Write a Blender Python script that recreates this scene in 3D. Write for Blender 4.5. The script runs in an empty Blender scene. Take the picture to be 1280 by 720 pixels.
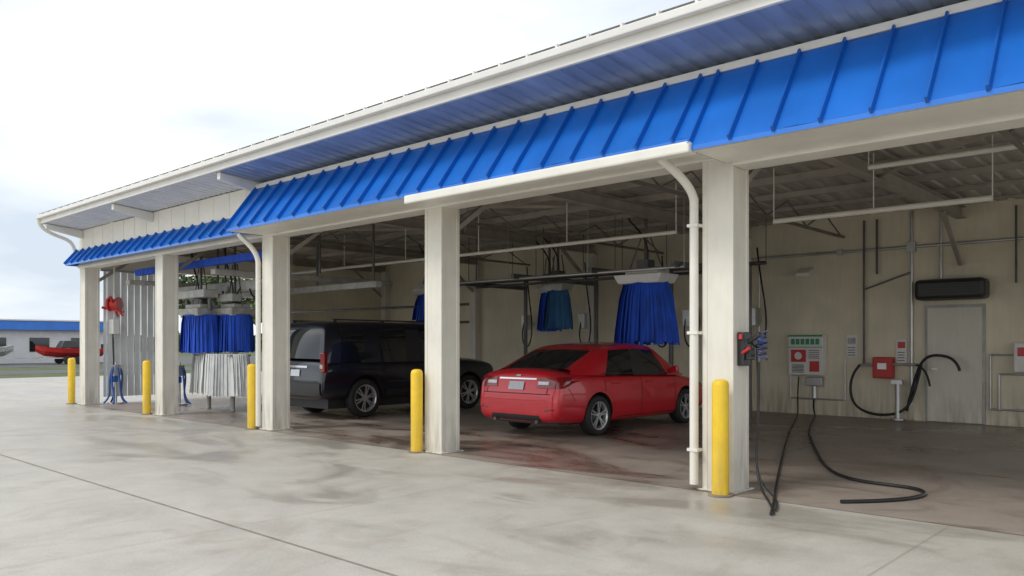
import bpy, bmesh, math, random
from mathutils import Vector, Matrix
from mathutils.bvhtree import BVHTree
random.seed(7)
scn = bpy.context.scene
col = scn.collection
scn.view_settings.view_transform = 'Standard'
scn.view_settings.look = 'None'
scn.view_settings.exposure = 0
scn.view_settings.gamma = 1

# ---------------------------------------------------------------- materials
def N(nt, t, **kw):
    n = nt.nodes.new(t)
    for k, v in kw.items():
        setattr(n, k, v)
    return n

def mat(name, color, rough=0.5, metal=0.0, var=0.12, scale=3.0, bump=0.0, bscale=40.0,
        coat=0.0, rvar=0.0, dirt=0.0, dirtcol=(0.22, 0.19, 0.15), stretch=(1, 1, 1), spec=0.5, trans=0.0):
    m = bpy.data.materials.new(name)
    m.use_nodes = True
    nt = m.node_tree
    b = nt.nodes['Principled BSDF']
    tc = N(nt, 'ShaderNodeNewGeometry')
    mp = N(nt, 'ShaderNodeMapping')
    mp.inputs['Scale'].default_value = stretch
    nt.links.new(tc.outputs['Position'], mp.inputs['Vector'])
    nz = N(nt, 'ShaderNodeTexNoise')
    nz.inputs['Scale'].default_value = scale
    nz.inputs['Detail'].default_value = 6
    nt.links.new(mp.outputs['Vector'], nz.inputs['Vector'])
    rp = N(nt, 'ShaderNodeValToRGB')
    c = Vector(color)
    rp.color_ramp.elements[0].position = 0.3
    rp.color_ramp.elements[1].position = 0.7
    rp.color_ramp.elements[0].color = (*(c * (1 - var)), 1)
    rp.color_ramp.elements[1].color = (*[min(1, v * (1 + var * 0.6)) for v in c], 1)
    nt.links.new(nz.outputs['Fac'], rp.inputs['Fac'])
    out = rp.outputs['Color']
    if dirt > 0:
        sx = N(nt, 'ShaderNodeSeparateXYZ')
        nt.links.new(tc.outputs['Position'], sx.inputs[0])
        mr = N(nt, 'ShaderNodeMapRange')
        mr.inputs['From Min'].default_value = 0.0
        mr.inputs['From Max'].default_value = 0.7
        mr.inputs['To Min'].default_value = dirt
        mr.inputs['To Max'].default_value = 0.09
        nt.links.new(sx.outputs['Z'], mr.inputs['Value'])
        n2 = N(nt, 'ShaderNodeTexNoise')
        n2.inputs['Scale'].default_value = 5
        n2.inputs['Detail'].default_value = 8
        mp2 = N(nt, 'ShaderNodeMapping')
        mp2.inputs['Scale'].default_value = (2.5, 2.5, 0.35)
        nt.links.new(tc.outputs['Position'], mp2.inputs['Vector'])
        nt.links.new(mp2.outputs['Vector'], n2.inputs['Vector'])
        mu = N(nt, 'ShaderNodeMath', operation='MULTIPLY')
        nt.links.new(mr.outputs[0], mu.inputs[0])
        r2 = N(nt, 'ShaderNodeMapRange')
        r2.inputs['From Min'].default_value = 0.35
        r2.inputs['From Max'].default_value = 0.7
        nt.links.new(n2.outputs['Fac'], r2.inputs['Value'])
        nt.links.new(r2.outputs[0], mu.inputs[1])
        mx = N(nt, 'ShaderNodeMixRGB')
        nt.links.new(mu.outputs[0], mx.inputs['Fac'])
        nt.links.new(out, mx.inputs['Color1'])
        mx.inputs['Color2'].default_value = (*dirtcol, 1)
        out = mx.outputs['Color']
    nt.links.new(out, b.inputs['Base Color'])
    b.inputs['Roughness'].default_value = rough
    if rvar > 0:
        r3 = N(nt, 'ShaderNodeMapRange')
        r3.inputs['From Min'].default_value = 0.3
        r3.inputs['From Max'].default_value = 0.7
        r3.inputs['To Min'].default_value = max(0.02, rough - rvar)
        r3.inputs['To Max'].default_value = min(1, rough + rvar)
        nt.links.new(nz.outputs['Fac'], r3.inputs['Value'])
        nt.links.new(r3.outputs[0], b.inputs['Roughness'])
    b.inputs['Metallic'].default_value = metal
    b.inputs['Coat Weight'].default_value = coat
    b.inputs['Coat Roughness'].default_value = 0.04
    b.inputs['Specular IOR Level'].default_value = spec
    b.inputs['Transmission Weight'].default_value = trans
    if bump > 0:
        bn = N(nt, 'ShaderNodeTexNoise')
        bn.inputs['Scale'].default_value = bscale
        bn.inputs['Detail'].default_value = 4
        nt.links.new(mp.outputs['Vector'], bn.inputs['Vector'])
        bp = N(nt, 'ShaderNodeBump')
        bp.inputs['Strength'].default_value = bump
        bp.inputs['Distance'].default_value = 0.02
        nt.links.new(bn.outputs['Fac'], bp.inputs['Height'])
        nt.links.new(bp.outputs[0], b.inputs['Normal'])
    return m

M = {}
M['cream'] = mat('cream_paint', (0.78, 0.75, 0.665), 0.45, var=0.07, dirt=0.65, bump=0.05)
M['creamhi'] = mat('cream_trim', (0.79, 0.77, 0.70), 0.4, var=0.07, bump=0.03)
M['offwhite'] = mat('white_fascia', (0.74, 0.73, 0.70), 0.4, var=0.06)
M['blue'] = mat('blue_metal_canopy', (0.011, 0.17, 0.66), 0.30, metal=0.12, var=0.18, scale=1.3, bump=0.08, bscale=4, coat=0.35)
M['blue2'] = mat('blue_metal_seam', (0.009, 0.13, 0.52), 0.33, metal=0.12, var=0.1, coat=0.2)
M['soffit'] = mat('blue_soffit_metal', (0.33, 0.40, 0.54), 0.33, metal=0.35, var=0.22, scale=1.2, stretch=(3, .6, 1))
M['soffitc'] = mat('grey_soffit_metal', (0.68, 0.69, 0.70), 0.4, metal=0.1, var=0.1)
M['deck'] = mat('galvanised_deck', (0.46, 0.43, 0.38), 0.5, metal=0.1, var=0.25, scale=2, stretch=(3, .5, 1))
M['steel'] = mat('painted_rafter', (0.38, 0.35, 0.30), 0.5, var=0.18)
M['truss'] = mat('brown_truss_steel', (0.20, 0.18, 0.155), 0.5, var=0.25)
M['steeld'] = mat('dark_steel', (0.13, 0.13, 0.125), 0.45, metal=0.4, var=0.3)
M['machine'] = mat('machine_grey', (0.46, 0.46, 0.43), 0.45, var=0.25, scale=5)
M['galv'] = mat('galvanised_pipe', (0.55, 0.56, 0.56), 0.35, metal=0.7, var=0.15)
M['yellow'] = mat('yellow_paint', (0.88, 0.58, 0.02), 0.4, var=0.08, scale=8, dirt=0.5, bump=0.05)
M['black'] = mat('black_rubber', (0.015, 0.015, 0.016), 0.5, var=0.2)
M['blackp'] = mat('black_plastic', (0.03, 0.03, 0.032), 0.4, var=0.2)
M['white'] = mat('white_plastic', (0.80, 0.80, 0.78), 0.4, var=0.08, scale=6)
M['strip'] = mat('vinyl_strip', (0.82, 0.85, 0.86), 0.35, var=0.06, scale=4)
M['clothblue'] = mat('blue_cloth', (0.012, 0.085, 0.60), 0.75, var=0.4, scale=9, stretch=(1, 1, .2))
M['clothteal'] = mat('teal_cloth', (0.025, 0.12, 0.27), 0.75, var=0.35, scale=9, stretch=(1, 1, .2))
M['clothwhite'] = mat('white_foam', (0.80, 0.82, 0.81), 0.6, var=0.10, scale=6)
M['red'] = mat('red_plastic', (0.55, 0.03, 0.025), 0.4, var=0.15)
M['signred'] = mat('sign_red', (0.62, 0.05, 0.05), 0.4, var=0.08)
M['signgreen'] = mat('sign_green', (0.05, 0.32, 0.14), 0.4, var=0.08)
M['hoseblue'] = mat('hose_blue', (0.02, 0.10, 0.38), 0.4, var=0.15)
M['violet'] = mat('hose_dark_blue', (0.06, 0.07, 0.17), 0.4, var=0.25, scale=20)
M['chrome'] = mat('chrome', (0.75, 0.75, 0.76), 0.12, metal=1.0, var=0.03)
M['alloy'] = mat('wheel_alloy', (0.66, 0.67, 0.69), 0.28, metal=0.7, var=0.05)
M['tyre'] = mat('tyre_rubber', (0.022, 0.022, 0.023), 0.7, var=0.25, scale=12)
M['glass'] = mat('car_glass', (0.012, 0.015, 0.018), 0.04, var=0.1, spec=0.8)
M['redpaint'] = mat('red_car_paint', (0.64, 0.008, 0.022), 0.34, metal=0.15, var=0.07, coat=0.9)
M['navypaint'] = mat('dark_navy_car_paint', (0.012, 0.015, 0.026), 0.28, metal=0.3, var=0.05, coat=0.9)
M['taillamp'] = mat('taillamp_red', (0.26, 0.004, 0.010), 0.10, var=0.3, scale=30, coat=1.0)
M['lampclear'] = mat('lamp_clear', (0.62, 0.58, 0.58), 0.12, metal=0.3, var=0.15, scale=30, coat=1.0)
M['seam'] = mat('panel_gap', (0.01, 0.01, 0.01), 0.8, var=0.1)
M['plate'] = mat('licence_plate', (0.62, 0.66, 0.72), 0.4, var=0.1, scale=20)
M['bark'] = mat('bark', (0.10, 0.075, 0.055), 0.9, var=0.3, scale=8)
M['door'] = mat('painted_door', (0.74, 0.71, 0.62), 0.42, var=0.05, dirt=0.5)
M['grass'] = mat('grass', (0.085, 0.11, 0.035), 0.9, var=0.4, scale=.6, bump=0.5, bscale=8)
M['asphalt'] = mat('asphalt', (0.10, 0.10, 0.10), 0.75, var=0.2, scale=1, bump=0.3, bscale=30)
M['bwall'] = mat('far_wall', (0.66, 0.66, 0.66), 0.6, var=0.08)

# leaves
def leafmat(name, c1, c2):
    m = bpy.data.materials.new(name); m.use_nodes = True
    nt = m.node_tree; b = nt.nodes['Principled BSDF']
    g = N(nt, 'ShaderNodeNewGeometry')
    rp = N(nt, 'ShaderNodeValToRGB')
    rp.color_ramp.elements[0].color = (*c1, 1); rp.color_ramp.elements[1].color = (*c2, 1)
    nt.links.new(g.outputs['Random Per Island'], rp.inputs['Fac'])
    nt.links.new(rp.outputs[0], b.inputs['Base Color'])
    b.inputs['Roughness'].default_value = 0.6
    return m
M['leaf'] = leafmat('leaf_green', (0.03, 0.055, 0.015), (0.10, 0.14, 0.05))

# CMU wall
def wallmat(name, color):
    m = mat(name, color, 0.55, var=0.13, scale=1.0, dirt=0.6)
    nt = m.node_tree; b = nt.nodes['Principled BSDF']
    tc = N(nt, 'ShaderNodeNewGeometry')
    sx = N(nt, 'ShaderNodeSeparateXYZ'); nt.links.new(tc.outputs['Position'], sx.inputs[0])
    ad = N(nt, 'ShaderNodeMath', operation='ADD'); nt.links.new(sx.outputs['X'], ad.inputs[0]); nt.links.new(sx.outputs['Y'], ad.inputs[1])
    cb = N(nt, 'ShaderNodeCombineXYZ'); nt.links.new(ad.outputs[0], cb.inputs['X']); nt.links.new(sx.outputs['Z'], cb.inputs['Y'])
    br = N(nt, 'ShaderNodeTexBrick')
    br.inputs['Scale'].default_value = 1.0
    br.inputs['Brick Width'].default_value = 0.4
    br.inputs['Row Height'].default_value = 0.2
    br.inputs['Mortar Size'].default_value = 0.006
    br.inputs['Color1'].default_value = (1, 1, 1, 1); br.inputs['Color2'].default_value = (1, 1, 1, 1)
    br.inputs['Mortar'].default_value = (0, 0, 0, 1)
    nt.links.new(cb.outputs[0], br.inputs['Vector'])
    bp = N(nt, 'ShaderNodeBump'); bp.inputs['Strength'].default_value = 0.25; bp.inputs['Distance'].default_value = 0.005
    nt.links.new(br.outputs['Color'], bp.inputs['Height'])
    nt.links.new(bp.outputs[0], b.inputs['Normal'])
    return m
M['wall'] = wallmat('painted_block_wall', (0.82, 0.75, 0.58))
M['wallup'] = mat('upper_wall_panel', (0.82, 0.79, 0.70), 0.5, var=0.06, scale=1.5)

# concrete
def concrete(name, base, wet, wmin, wmax, ygrad=None, rdry=0.6, rwet=0.12, scale=0.45, stain=0.35, stretch=(0.7, 1.6, 1)):
    m = bpy.data.materials.new(name); m.use_nodes = True
    nt = m.node_tree; b = nt.nodes['Principled BSDF']; L = nt.links.new
    g = N(nt, 'ShaderNodeNewGeometry')
    n1 = N(nt, 'ShaderNodeTexNoise'); n1.inputs['Scale'].default_value = scale; n1.inputs['Detail'].default_value = 7
    n1.inputs['Roughness'].default_value = 0.6; n1.inputs['Distortion'].default_value = 0.9
    mp = N(nt, 'ShaderNodeMapping'); mp.inputs['Scale'].default_value = stretch
    L(g.outputs['Position'], mp.inputs['Vector']); L(mp.outputs[0], n1.inputs['Vector'])
    n2 = N(nt, 'ShaderNodeTexNoise'); n2.inputs['Scale'].default_value = 1.6; n2.inputs['Detail'].default_value = 9; n2.inputs['Roughness'].default_value = 0.65
    L(g.outputs['Position'], n2.inputs['Vector'])
    n3 = N(nt, 'ShaderNodeTexNoise'); n3.inputs['Scale'].default_value = 45; n3.inputs['Detail'].default_value = 5
    L(g.outputs['Position'], n3.inputs['Vector'])
    wetf = N(nt, 'ShaderNodeMapRange'); wetf.inputs['From Min'].default_value = wmin; wetf.inputs['From Max'].default_value = wmax
    wetf.interpolation_type = 'SMOOTHSTEP'
    src = n1.outputs['Fac']
    if ygrad:
        sx = N(nt, 'ShaderNodeSeparateXYZ'); L(g.outputs['Position'], sx.inputs[0])
        mr = N(nt, 'ShaderNodeMapRange')
        mr.inputs['From Min'].default_value = ygrad[0]; mr.inputs['From Max'].default_value = ygrad[1]
        mr.inputs['To Min'].default_value = ygrad[2]; mr.inputs['To Max'].default_value = ygrad[3]
        L(sx.outputs['Y'], mr.inputs['Value'])
        ad = N(nt, 'ShaderNodeMath', operation='ADD'); L(src, ad.inputs[0]); L(mr.outputs[0], ad.inputs[1]); src = ad.outputs[0]
    L(src, wetf.inputs['Value'])
    rp = N(nt, 'ShaderNodeValToRGB'); c = Vector(base)
    rp.color_ramp.elements[0].position = 0.32; rp.color_ramp.elements[0].color = (*(c * 0.88), 1)
    rp.color_ramp.elements[1].position = 0.66; rp.color_ramp.elements[1].color = (*(c * 1.06), 1)
    L(n2.outputs['Fac'], rp.inputs['Fac'])
    sp = N(nt, 'ShaderNodeMixRGB', blend_type='MULTIPLY'); sp.inputs['Fac'].default_value = 0.3
    r3 = N(nt, 'ShaderNodeMapRange'); r3.inputs['From Min'].default_value = 0.3; r3.inputs['From Max'].default_value = 0.6; r3.inputs['To Min'].default_value = 0.65
    L(n3.outputs['Fac'], r3.inputs['Value'])
    L(rp.outputs[0], sp.inputs['Color1']); L(r3.outputs[0], sp.inputs['Color2'])
    n4 = N(nt, 'ShaderNodeTexNoise'); n4.inputs['Scale'].default_value = 0.8; n4.inputs['Detail'].default_value = 10; n4.inputs['Roughness'].default_value = 0.7; n4.inputs['Distortion'].default_value = 1.5
    mp4 = N(nt, 'ShaderNodeMapping'); mp4.inputs['Location'].default_value = (13, 7, 0); mp4.inputs['Scale'].default_value = (1.3, .7, 1)
    L(g.outputs['Position'], mp4.inputs['Vector']); L(mp4.outputs[0], n4.inputs['Vector'])
    r4 = N(nt, 'ShaderNodeMapRange'); r4.inputs['From Min'].default_value = 0.52; r4.inputs['From Max'].default_value = 0.75; r4.inputs['To Max'].default_value = stain
    L(n4.outputs['Fac'], r4.inputs['Value'])
    st = N(nt, 'ShaderNodeMixRGB', blend_type='MULTIPLY'); L(r4.outputs[0], st.inputs['Fac']); L(sp.outputs[0], st.inputs['Color1']); st.inputs['Color2'].default_value = (.52, .43, .34, 1)
    mx = N(nt, 'ShaderNodeMixRGB'); L(wetf.outputs[0], mx.inputs['Fac']); L(st.outputs[0], mx.inputs['Color1'])
    m2 = N(nt, 'ShaderNodeMixRGB', blend_type='MULTIPLY'); m2.inputs['Fac'].default_value = 1; L(st.outputs[0], m2.inputs['Color1']); m2.inputs['Color2'].default_value = (*wet, 1)
    L(m2.outputs[0], mx.inputs['Color2'])
    L(mx.outputs[0], b.inputs['Base Color'])
    rr = N(nt, 'ShaderNodeMapRange'); rr.inputs['To Min'].default_value = rdry; rr.inputs['To Max'].default_value = rwet
    L(wetf.outputs[0], rr.inputs['Value']); L(rr.outputs[0], b.inputs['Roughness'])
    bp = N(nt, 'ShaderNodeBump'); bp.inputs['Strength'].default_value = 0.15; bp.inputs['Distance'].default_value = 0.01
    L(n3.outputs['Fac'], bp.inputs['Height']); L(bp.outputs[0], b.inputs['Normal'])
    return m
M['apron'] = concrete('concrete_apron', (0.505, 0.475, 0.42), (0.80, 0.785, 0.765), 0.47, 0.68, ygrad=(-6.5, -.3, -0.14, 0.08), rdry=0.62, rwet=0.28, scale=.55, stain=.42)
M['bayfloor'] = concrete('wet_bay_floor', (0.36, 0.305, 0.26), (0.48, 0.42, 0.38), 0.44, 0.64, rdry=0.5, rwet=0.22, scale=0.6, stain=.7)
M['joint'] = mat('joint_sealant', (0.30, 0.25, 0.19), 0.8, var=0.3, scale=4)

# ---------------------------------------------------------------- mesh helpers
def empty(name, loc=(0, 0, 0)):
    e = bpy.data.objects.new(name, None); e.location = loc
    e.empty_display_size = 0.3
    col.objects.link(e); return e

def par(o, p):
    if p is not None:
        o.parent = p
        o.matrix_parent_inverse = Matrix.Translation(-Vector(p.location))
    return o

def mesh(name, v, f, m, p=None, smooth=False, mi=None, local=False):
    me = bpy.data.meshes.new(name); me.from_pydata([tuple(a) for a in v], [], f)
    ms = m if isinstance(m, (list, tuple)) else [m]
    for x in ms: me.materials.append(x)
    if mi:
        for i, q in enumerate(me.polygons): q.material_index = mi[i]
    if smooth:
        for q in me.polygons: q.use_smooth = True
    me.update()
    o = bpy.data.objects.new(name, me); col.objects.link(o)
    if p is not None:
        if local: o.parent = p
        else: par(o, p)
    return o

class MB:
    def __init__(s): s.v = []; s.f = []; s.mi = []
    def box(s, x0, x1, y0, y1, z0, z1, mi=0):
        n = len(s.v)
        s.v += [(x0, y0, z0), (x1, y0, z0), (x1, y1, z0), (x0, y1, z0), (x0, y0, z1), (x1, y0, z1), (x1, y1, z1), (x0, y1, z1)]
        for q in [(0, 3, 2, 1), (4, 5, 6, 7), (0, 1, 5, 4), (1, 2, 6, 5), (2, 3, 7, 6), (3, 0, 4, 7)]:
            s.f.append(tuple(n + i for i in q)); s.mi.append(mi)
    def hexa(s, pts, mi=0):
        n = len(s.v); s.v += [tuple(p) for p in pts]
        for q in [(0, 3, 2, 1), (4, 5, 6, 7), (0, 1, 5, 4), (1, 2, 6, 5), (2, 3, 7, 6), (3, 0, 4, 7)]:
            s.f.append(tuple(n + i for i in q)); s.mi.append(mi)
    def beam(s, a, b, w, h, mi=0):
        a = Vector(a); b = Vector(b); d = (b - a).normalized()
        up = Vector((0, 0, 1))
        if abs(d.z) > 0.95: up = Vector((0, 1, 0))
        r = d.cross(up).normalized(); u = r.cross(d).normalized()
        pts = []
        for c in (a, b):
            for sr, su in ((-1, -1), (1, -1), (1, 1), (-1, 1)):
                pts.append(c + r * sr * w / 2 + u * su * h / 2)
        s.hexa(pts, mi)
    def cyl(s, a, b, r, n=12, mi=0, r2=None, cap=True):
        a = Vector(a); b = Vector(b); d = (b - a).normalized(); r2 = r if r2 is None else r2
        up = Vector((0, 0, 1)) if abs(d.z) < 0.95 else Vector((0, 1, 0))
        x = d.cross(up).normalized(); y = d.cross(x)
        k = len(s.v)
        for c, rr in ((a, r), (b, r2)):
            for i in range(n):
                t = 2 * math.pi * i / n
                s.v.append(tuple(c + x * math.cos(t) * rr + y * math.sin(t) * rr))
        for i in range(n):
            j = (i + 1) % n
            s.f.append((k + i, k + j, k + n + j, k + n + i)); s.mi.append(mi)
        if cap:
            s.f.append(tuple(k + i for i in range(n))[::-1]); s.mi.append(mi)
            s.f.append(tuple(k + n + i for i in range(n))); s.mi.append(mi)
    def obj(s, name, m, p=None, bevel=0, smooth=False, local=False):
        o = mesh(name, s.v, s.f, m, p, smooth, s.mi, local)
        if bevel:
            b = o.modifiers.new('bev', 'BEVEL'); b.width = bevel; b.segments = 2; b.limit_method = 'ANGLE'
        if smooth:
            try:
                o.data.set_sharp_from_angle(angle=math.radians(40))
            except Exception: pass
        return o

def box(name, x0, x1, y0, y1, z0, z1, m, p=None, bevel=0.0, local=False):
    b = MB(); b.box(x0, x1, y0, y1, z0, z1); return b.obj(name, m, p, bevel, local=local)

def tube(name, pts, r, m, p=None, smoothpath=True, local=False, res=4):
    cu = bpy.data.curves.new(name, 'CURVE'); cu.dimensions = '3D'; cu.bevel_depth = r; cu.bevel_resolution = res
    cu.use_fill_caps = True
    if smoothpath:
        sp = cu.splines.new('NURBS'); sp.points.add(len(pts) - 1)
        for i, q in enumerate(pts): sp.points[i].co = (*q, 1)
        sp.order_u = min(4, len(pts)); sp.use_endpoint_u = True; sp.resolution_u = 8
    else:
        sp = cu.splines.new('POLY'); sp.points.add(len(pts) - 1)
        for i, q in enumerate(pts): sp.points[i].co = (*q, 1)
    cu.materials.append(m)
    o = bpy.data.objects.new(name, cu); col.objects.link(o)
    if p is not None:
        if local: o.parent = p
        else: par(o, p)
    return o

def bake(o):
    dg = bpy.context.evaluated_depsgraph_get(); dg.update()
    me = bpy.data.meshes.new_from_object(o.evaluated_get(dg))
    o.modifiers.clear(); o.data = me
    return o

# ---------------------------------------------------------------- camera
CX, CY, CZ = 3.947, -7.561, 1.5
cam = bpy.data.cameras.new('camera'); co = bpy.data.objects.new('camera', cam); col.objects.link(co)
co.location = (CX, CY, CZ)
co.rotation_euler = (math.radians(90), 0, math.radians(42.52))
cam.lens = 28.125; cam.sensor_width = 36; cam.shift_y = 70 / 1280; cam.clip_end = 3000; cam.clip_start = 0.05
scn.camera = co

# ---------------------------------------------------------------- ground
BAY = 4.306
def sheet(name, x0, x1, y0, y1, z, m):
    return mesh(name, [(x0, y0, z), (x1, y0, z), (x1, y1, z), (x0, y1, z)], [(0, 1, 2, 3)], m)
sheet('grass_ground', -1500, 1500, -1500, 1500, -0.012, M['grass'])
sheet('road', -47, -41, -400, 400, -0.006, M['asphalt'])
sheet('far_parking_lot', -90, -54, -60, 60, -0.004, M['asphalt'])
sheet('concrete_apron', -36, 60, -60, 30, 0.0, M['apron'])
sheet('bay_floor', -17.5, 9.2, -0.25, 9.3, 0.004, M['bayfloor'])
jb = MB()
def jline(x0, x1, y0, y1):
    n = len(jb.v); jb.v += [(x0, y0, .008), (x1, y0, .008), (x1, y1, .008), (x0, y1, .008)]; jb.f.append((n, n+1, n+2, n+3)); jb.mi.append(0)
jline(-36, 60, -4.27, -4.258)
jline(-36, 60, -9.3, -9.284)
jline(-36, 60, 14, 14.02)
for k in range(-8, 12):
    x = -k * BAY + 2.15
    jline(x, x + .004, -40, -4.27)
    jline(x, x + .004, -4.25, -0.26)
jb.obj('pavement_joint', M['joint'])

# ---------------------------------------------------------------- car wash building
bld = empty('car_wash_building', (-4, 4, 0))
XL, XR = -17.42, 9.1
def zu(y): return 4.31 - 0.02 * y
colx = [-BAY * i for i in range(-2, 5)]
for i, x in enumerate(colx):
    b = MB(); h = 0.165
    b.box(x - h, x + h, -h, h, 0.005, 3.60)
    for sx in (-1, 1):
        for sy in (-1, 1):
            cx_, cy_ = x + sx * (h - 0.02), sy * (h - 0.02)
            b.box(cx_ - .028, cx_ + .028, cy_ - .028, cy_ + .028, 0.007, 3.595)
    b.box(x - h - .05, x + h + .05, -h - .05, h + .05, 0.0045, 0.02)
    b.obj('column_%d' % i, M['cream'], bld, bevel=0.006)
# header beams
box('header_beam', XL, .17, -0.20, 0.12, 3.37, 3.86, M['creamhi'], bld, 0.01)
box('header_beam_low', .173, XR, -0.20, 0.12, 3.28, 3.86, M['creamhi'], bld, 0.01)
box('header_beam_flange', XL - .01, .165, -0.235, -0.203, 3.40, 3.44, M['creamhi'], bld)
# upper wall
box('upper_wall', XL, XR, -0.18, -0.02, 3.862, 4.30, M['wallup'], bld)
b = MB(); xx = XL + .3
while xx < -8.7:
    b.box(xx, xx + .012, -0.186, -0.182, 3.88, 4.29); xx += .6
b.obj('wall_panel_ribs', M['wallup'], bld)
# flashing above canopy
box('canopy_flashing', -8.70, XR, -0.34, -0.19, 4.19, 4.265, M['creamhi'], bld, 0.006)
# canopy panels
def canopy(name, x0, x1, yt, zt, yb, zb, sp=0.41, lip=0.05):
    t = 0.025; b = MB()
    x = x0; k = 0
    while x < x1 - 0.01:
        xe = min(x + sp, x1)
        nseg = 4
        for i in range(nseg):
            a0 = i / nseg; a1 = (i + 1) / nseg
            y0 = yt + (yb - yt) * a0; y1 = yt + (yb - yt) * a1
            z0 = zt + (zb - zt) * a0; z1 = zt + (zb - zt) * a1
            n = len(b.v); w = (xe - x)
            c0 = 0.006 * math.sin(k * 1.7 + i) ; c1 = 0.006 * math.sin(k * 1.7 + i + 1)
            b.v += [(x, y0, z0), (x + w / 2, y0, z0 + c0), (xe, y0, z0), (x, y1, z1), (x + w / 2, y1, z1 + c1), (xe, y1, z1)]
            b.f += [(n, n + 3, n + 4, n + 1), (n + 1, n + 4, n + 5, n + 2)]; b.mi += [0, 0]
        n = len(b.v)
        b.v += [(x, yt, zt - t), (xe, yt, zt - t), (xe, yb, zb - t), (x, yb, zb - t)]
        b.f.append((n, n + 1, n + 2, n + 3)); b.mi.append(0)
        n = len(b.v)
        b.v += [(x, yb, zb), (xe, yb, zb), (xe, yb - .002, zb - lip), (x, yb - .002, zb - lip)]
        b.f.append((n, n + 3, n + 2, n + 1)); b.mi.append(0)
        hs = 0.048; d = Vector((0, yb - yt, zb - zt)).normalized(); nn = Vector((0, d.z, -d.y))
        if nn.z < 0: nn = -nn
        a = Vector((x, yt, zt)); e = Vector((x, yb - .006, zb)) + d * .01
        w = .014
        pts = []
        for c in (a, e):
            pts += [c + Vector((-w, 0, 0)) - nn * .01, c + Vector((w, 0, 0)) - nn * .01, c + Vector((w * .7, 0, 0)) + nn * hs, c + Vector((-w * .7, 0, 0)) + nn * hs]
        b.hexa(pts, 1)
        x = xe; k += 1
    for xe in (x0, x1):
        n = len(b.v)
        b.v += [(xe, yt, zt), (xe, yb, zb), (xe, yb, zb - lip), (xe, yt + .12, zb - lip), (xe, yt + .12, zt)]
        b.f.append((n, n + 1, n + 2, n + 3, n + 4)); b.mi.append(0)
    return b.obj(name, [M['blue'], M['blue2']], bld)
canopy('main_canopy', -8.70, .10, -0.32, 4.19, -0.88, 3.44)
canopy('right_canopy', .103, XR, -0.318, 4.188, -0.90, 3.36, lip=.045)
canopy('lower_canopy', XL + .02, -8.72, -0.21, 3.82, -0.50, 3.46, lip=.04)
box('canopy_soffit_board', -8.68, .09, -0.84, -0.21, 3.395, 3.41, M['creamhi'], bld)
box('canopy_soffit_board_low', .11, XR, -0.86, -0.21, 3.315, 3.33, M['creamhi'], bld)
box('box_gutter', -4.0, 0.12, -0.95, -0.80, 3.29, 3.40, M['creamhi'], bld, 0.02)
# deck / roof
def deck(name, x0, x1, y0, y1, m, per=0.30, amp=0.035, za=None, zb=None):
    za = zu(y0) if za is None else za; zb = zu(y1) if zb is None else zb
    v = []; f = []; x = x0; prof = []
    while x < x1:
        for dx, dz in ((0, 0), (per * .55, 0), (per * .62, amp), (per * .93, amp)):
            if x + dx <= x1: prof.append((x + dx, dz))
        x += per
    prof.append((x1, 0))
    for px_, dz in prof: v.append((px_, y0, za + dz)); v.append((px_, y1, zb + dz))
    for i in range(len(prof) - 1): f.append((2 * i, 2 * i + 1, 2 * i + 3, 2 * i + 2))
    return mesh(name, v, f, m, bld)
EY = -1.02; RX = XL + .06
deck('interior_ceiling_deck', XL, XR, -0.02, 9.3, M['deck'])
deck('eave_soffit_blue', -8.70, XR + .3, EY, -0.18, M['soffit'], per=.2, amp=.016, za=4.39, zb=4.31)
deck('eave_soffit_grey', RX, -8.70, EY, -0.18, M['soffitc'], per=.2, amp=.016, za=4.39, zb=4.31)
mesh('roof_top', [(RX - .02, EY - .03, 4.64), (XR + .3, EY - .03, 4.64), (XR + .3, 9.5, 4.38), (RX - .02, 9.5, 4.38),
                  ], [(0, 1, 2, 3)], M['offwhite'], bld)
b = MB(); b.box(RX - .03, XR + .3, EY - .05, EY - .005, 4.385, 4.54)
b.obj('eave_fascia', M['offwhite'], bld, 0.006)
b = MB(); b.box(RX - .04, XR + .3, EY - .13, EY - .052, 4.49, 4.575)
b.obj('eave_gutter', M['offwhite'], bld, 0.012)
b = MB(); x = RX
while x < XR:
    b.box(x, x + .03, EY - .08, EY + .25, 4.58, 4.63); x += .41
b.obj('roof_seams', M['offwhite'], bld)
b = MB()
b.hexa([(RX - .05, EY, 4.385), (RX - .002, EY, 4.385), (RX - .002, -.2, 4.3), (RX - .05, -.2, 4.3), (RX - .05, EY, 4.64), (RX - .002, EY, 4.64), (RX - .002, -.2, 4.62), (RX - .05, -.2, 4.62)])
b.hexa([(XL - .08, -.19, 4.22), (XL - .005, -.19, 4.22), (XL - .005, 9.5, 4.1), (XL - .08, 9.5, 4.1), (XL - .08, -.19, 4.62), (XL - .005, -.19, 4.62), (XL - .005, 9.5, 4.38), (XL - .08, 9.5, 4.38)])
b.obj('rake_board', M['offwhite'], bld)
b = MB()
for x in (-17.2, -13.2, -8.75):
    b.hexa([(x - .05, EY + .02, 4.26), (x + .05, EY + .02, 4.26), (x + .05, -.185, 4.10), (x - .05, -.185, 4.10),
            (x - .05, EY + .02, 4.375), (x + .05, EY + .02, 4.375), (x + .05, -.185, 4.29), (x - .05, -.185, 4.29)])
b.obj('eave_brackets', M['creamhi'], bld, .008)
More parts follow.
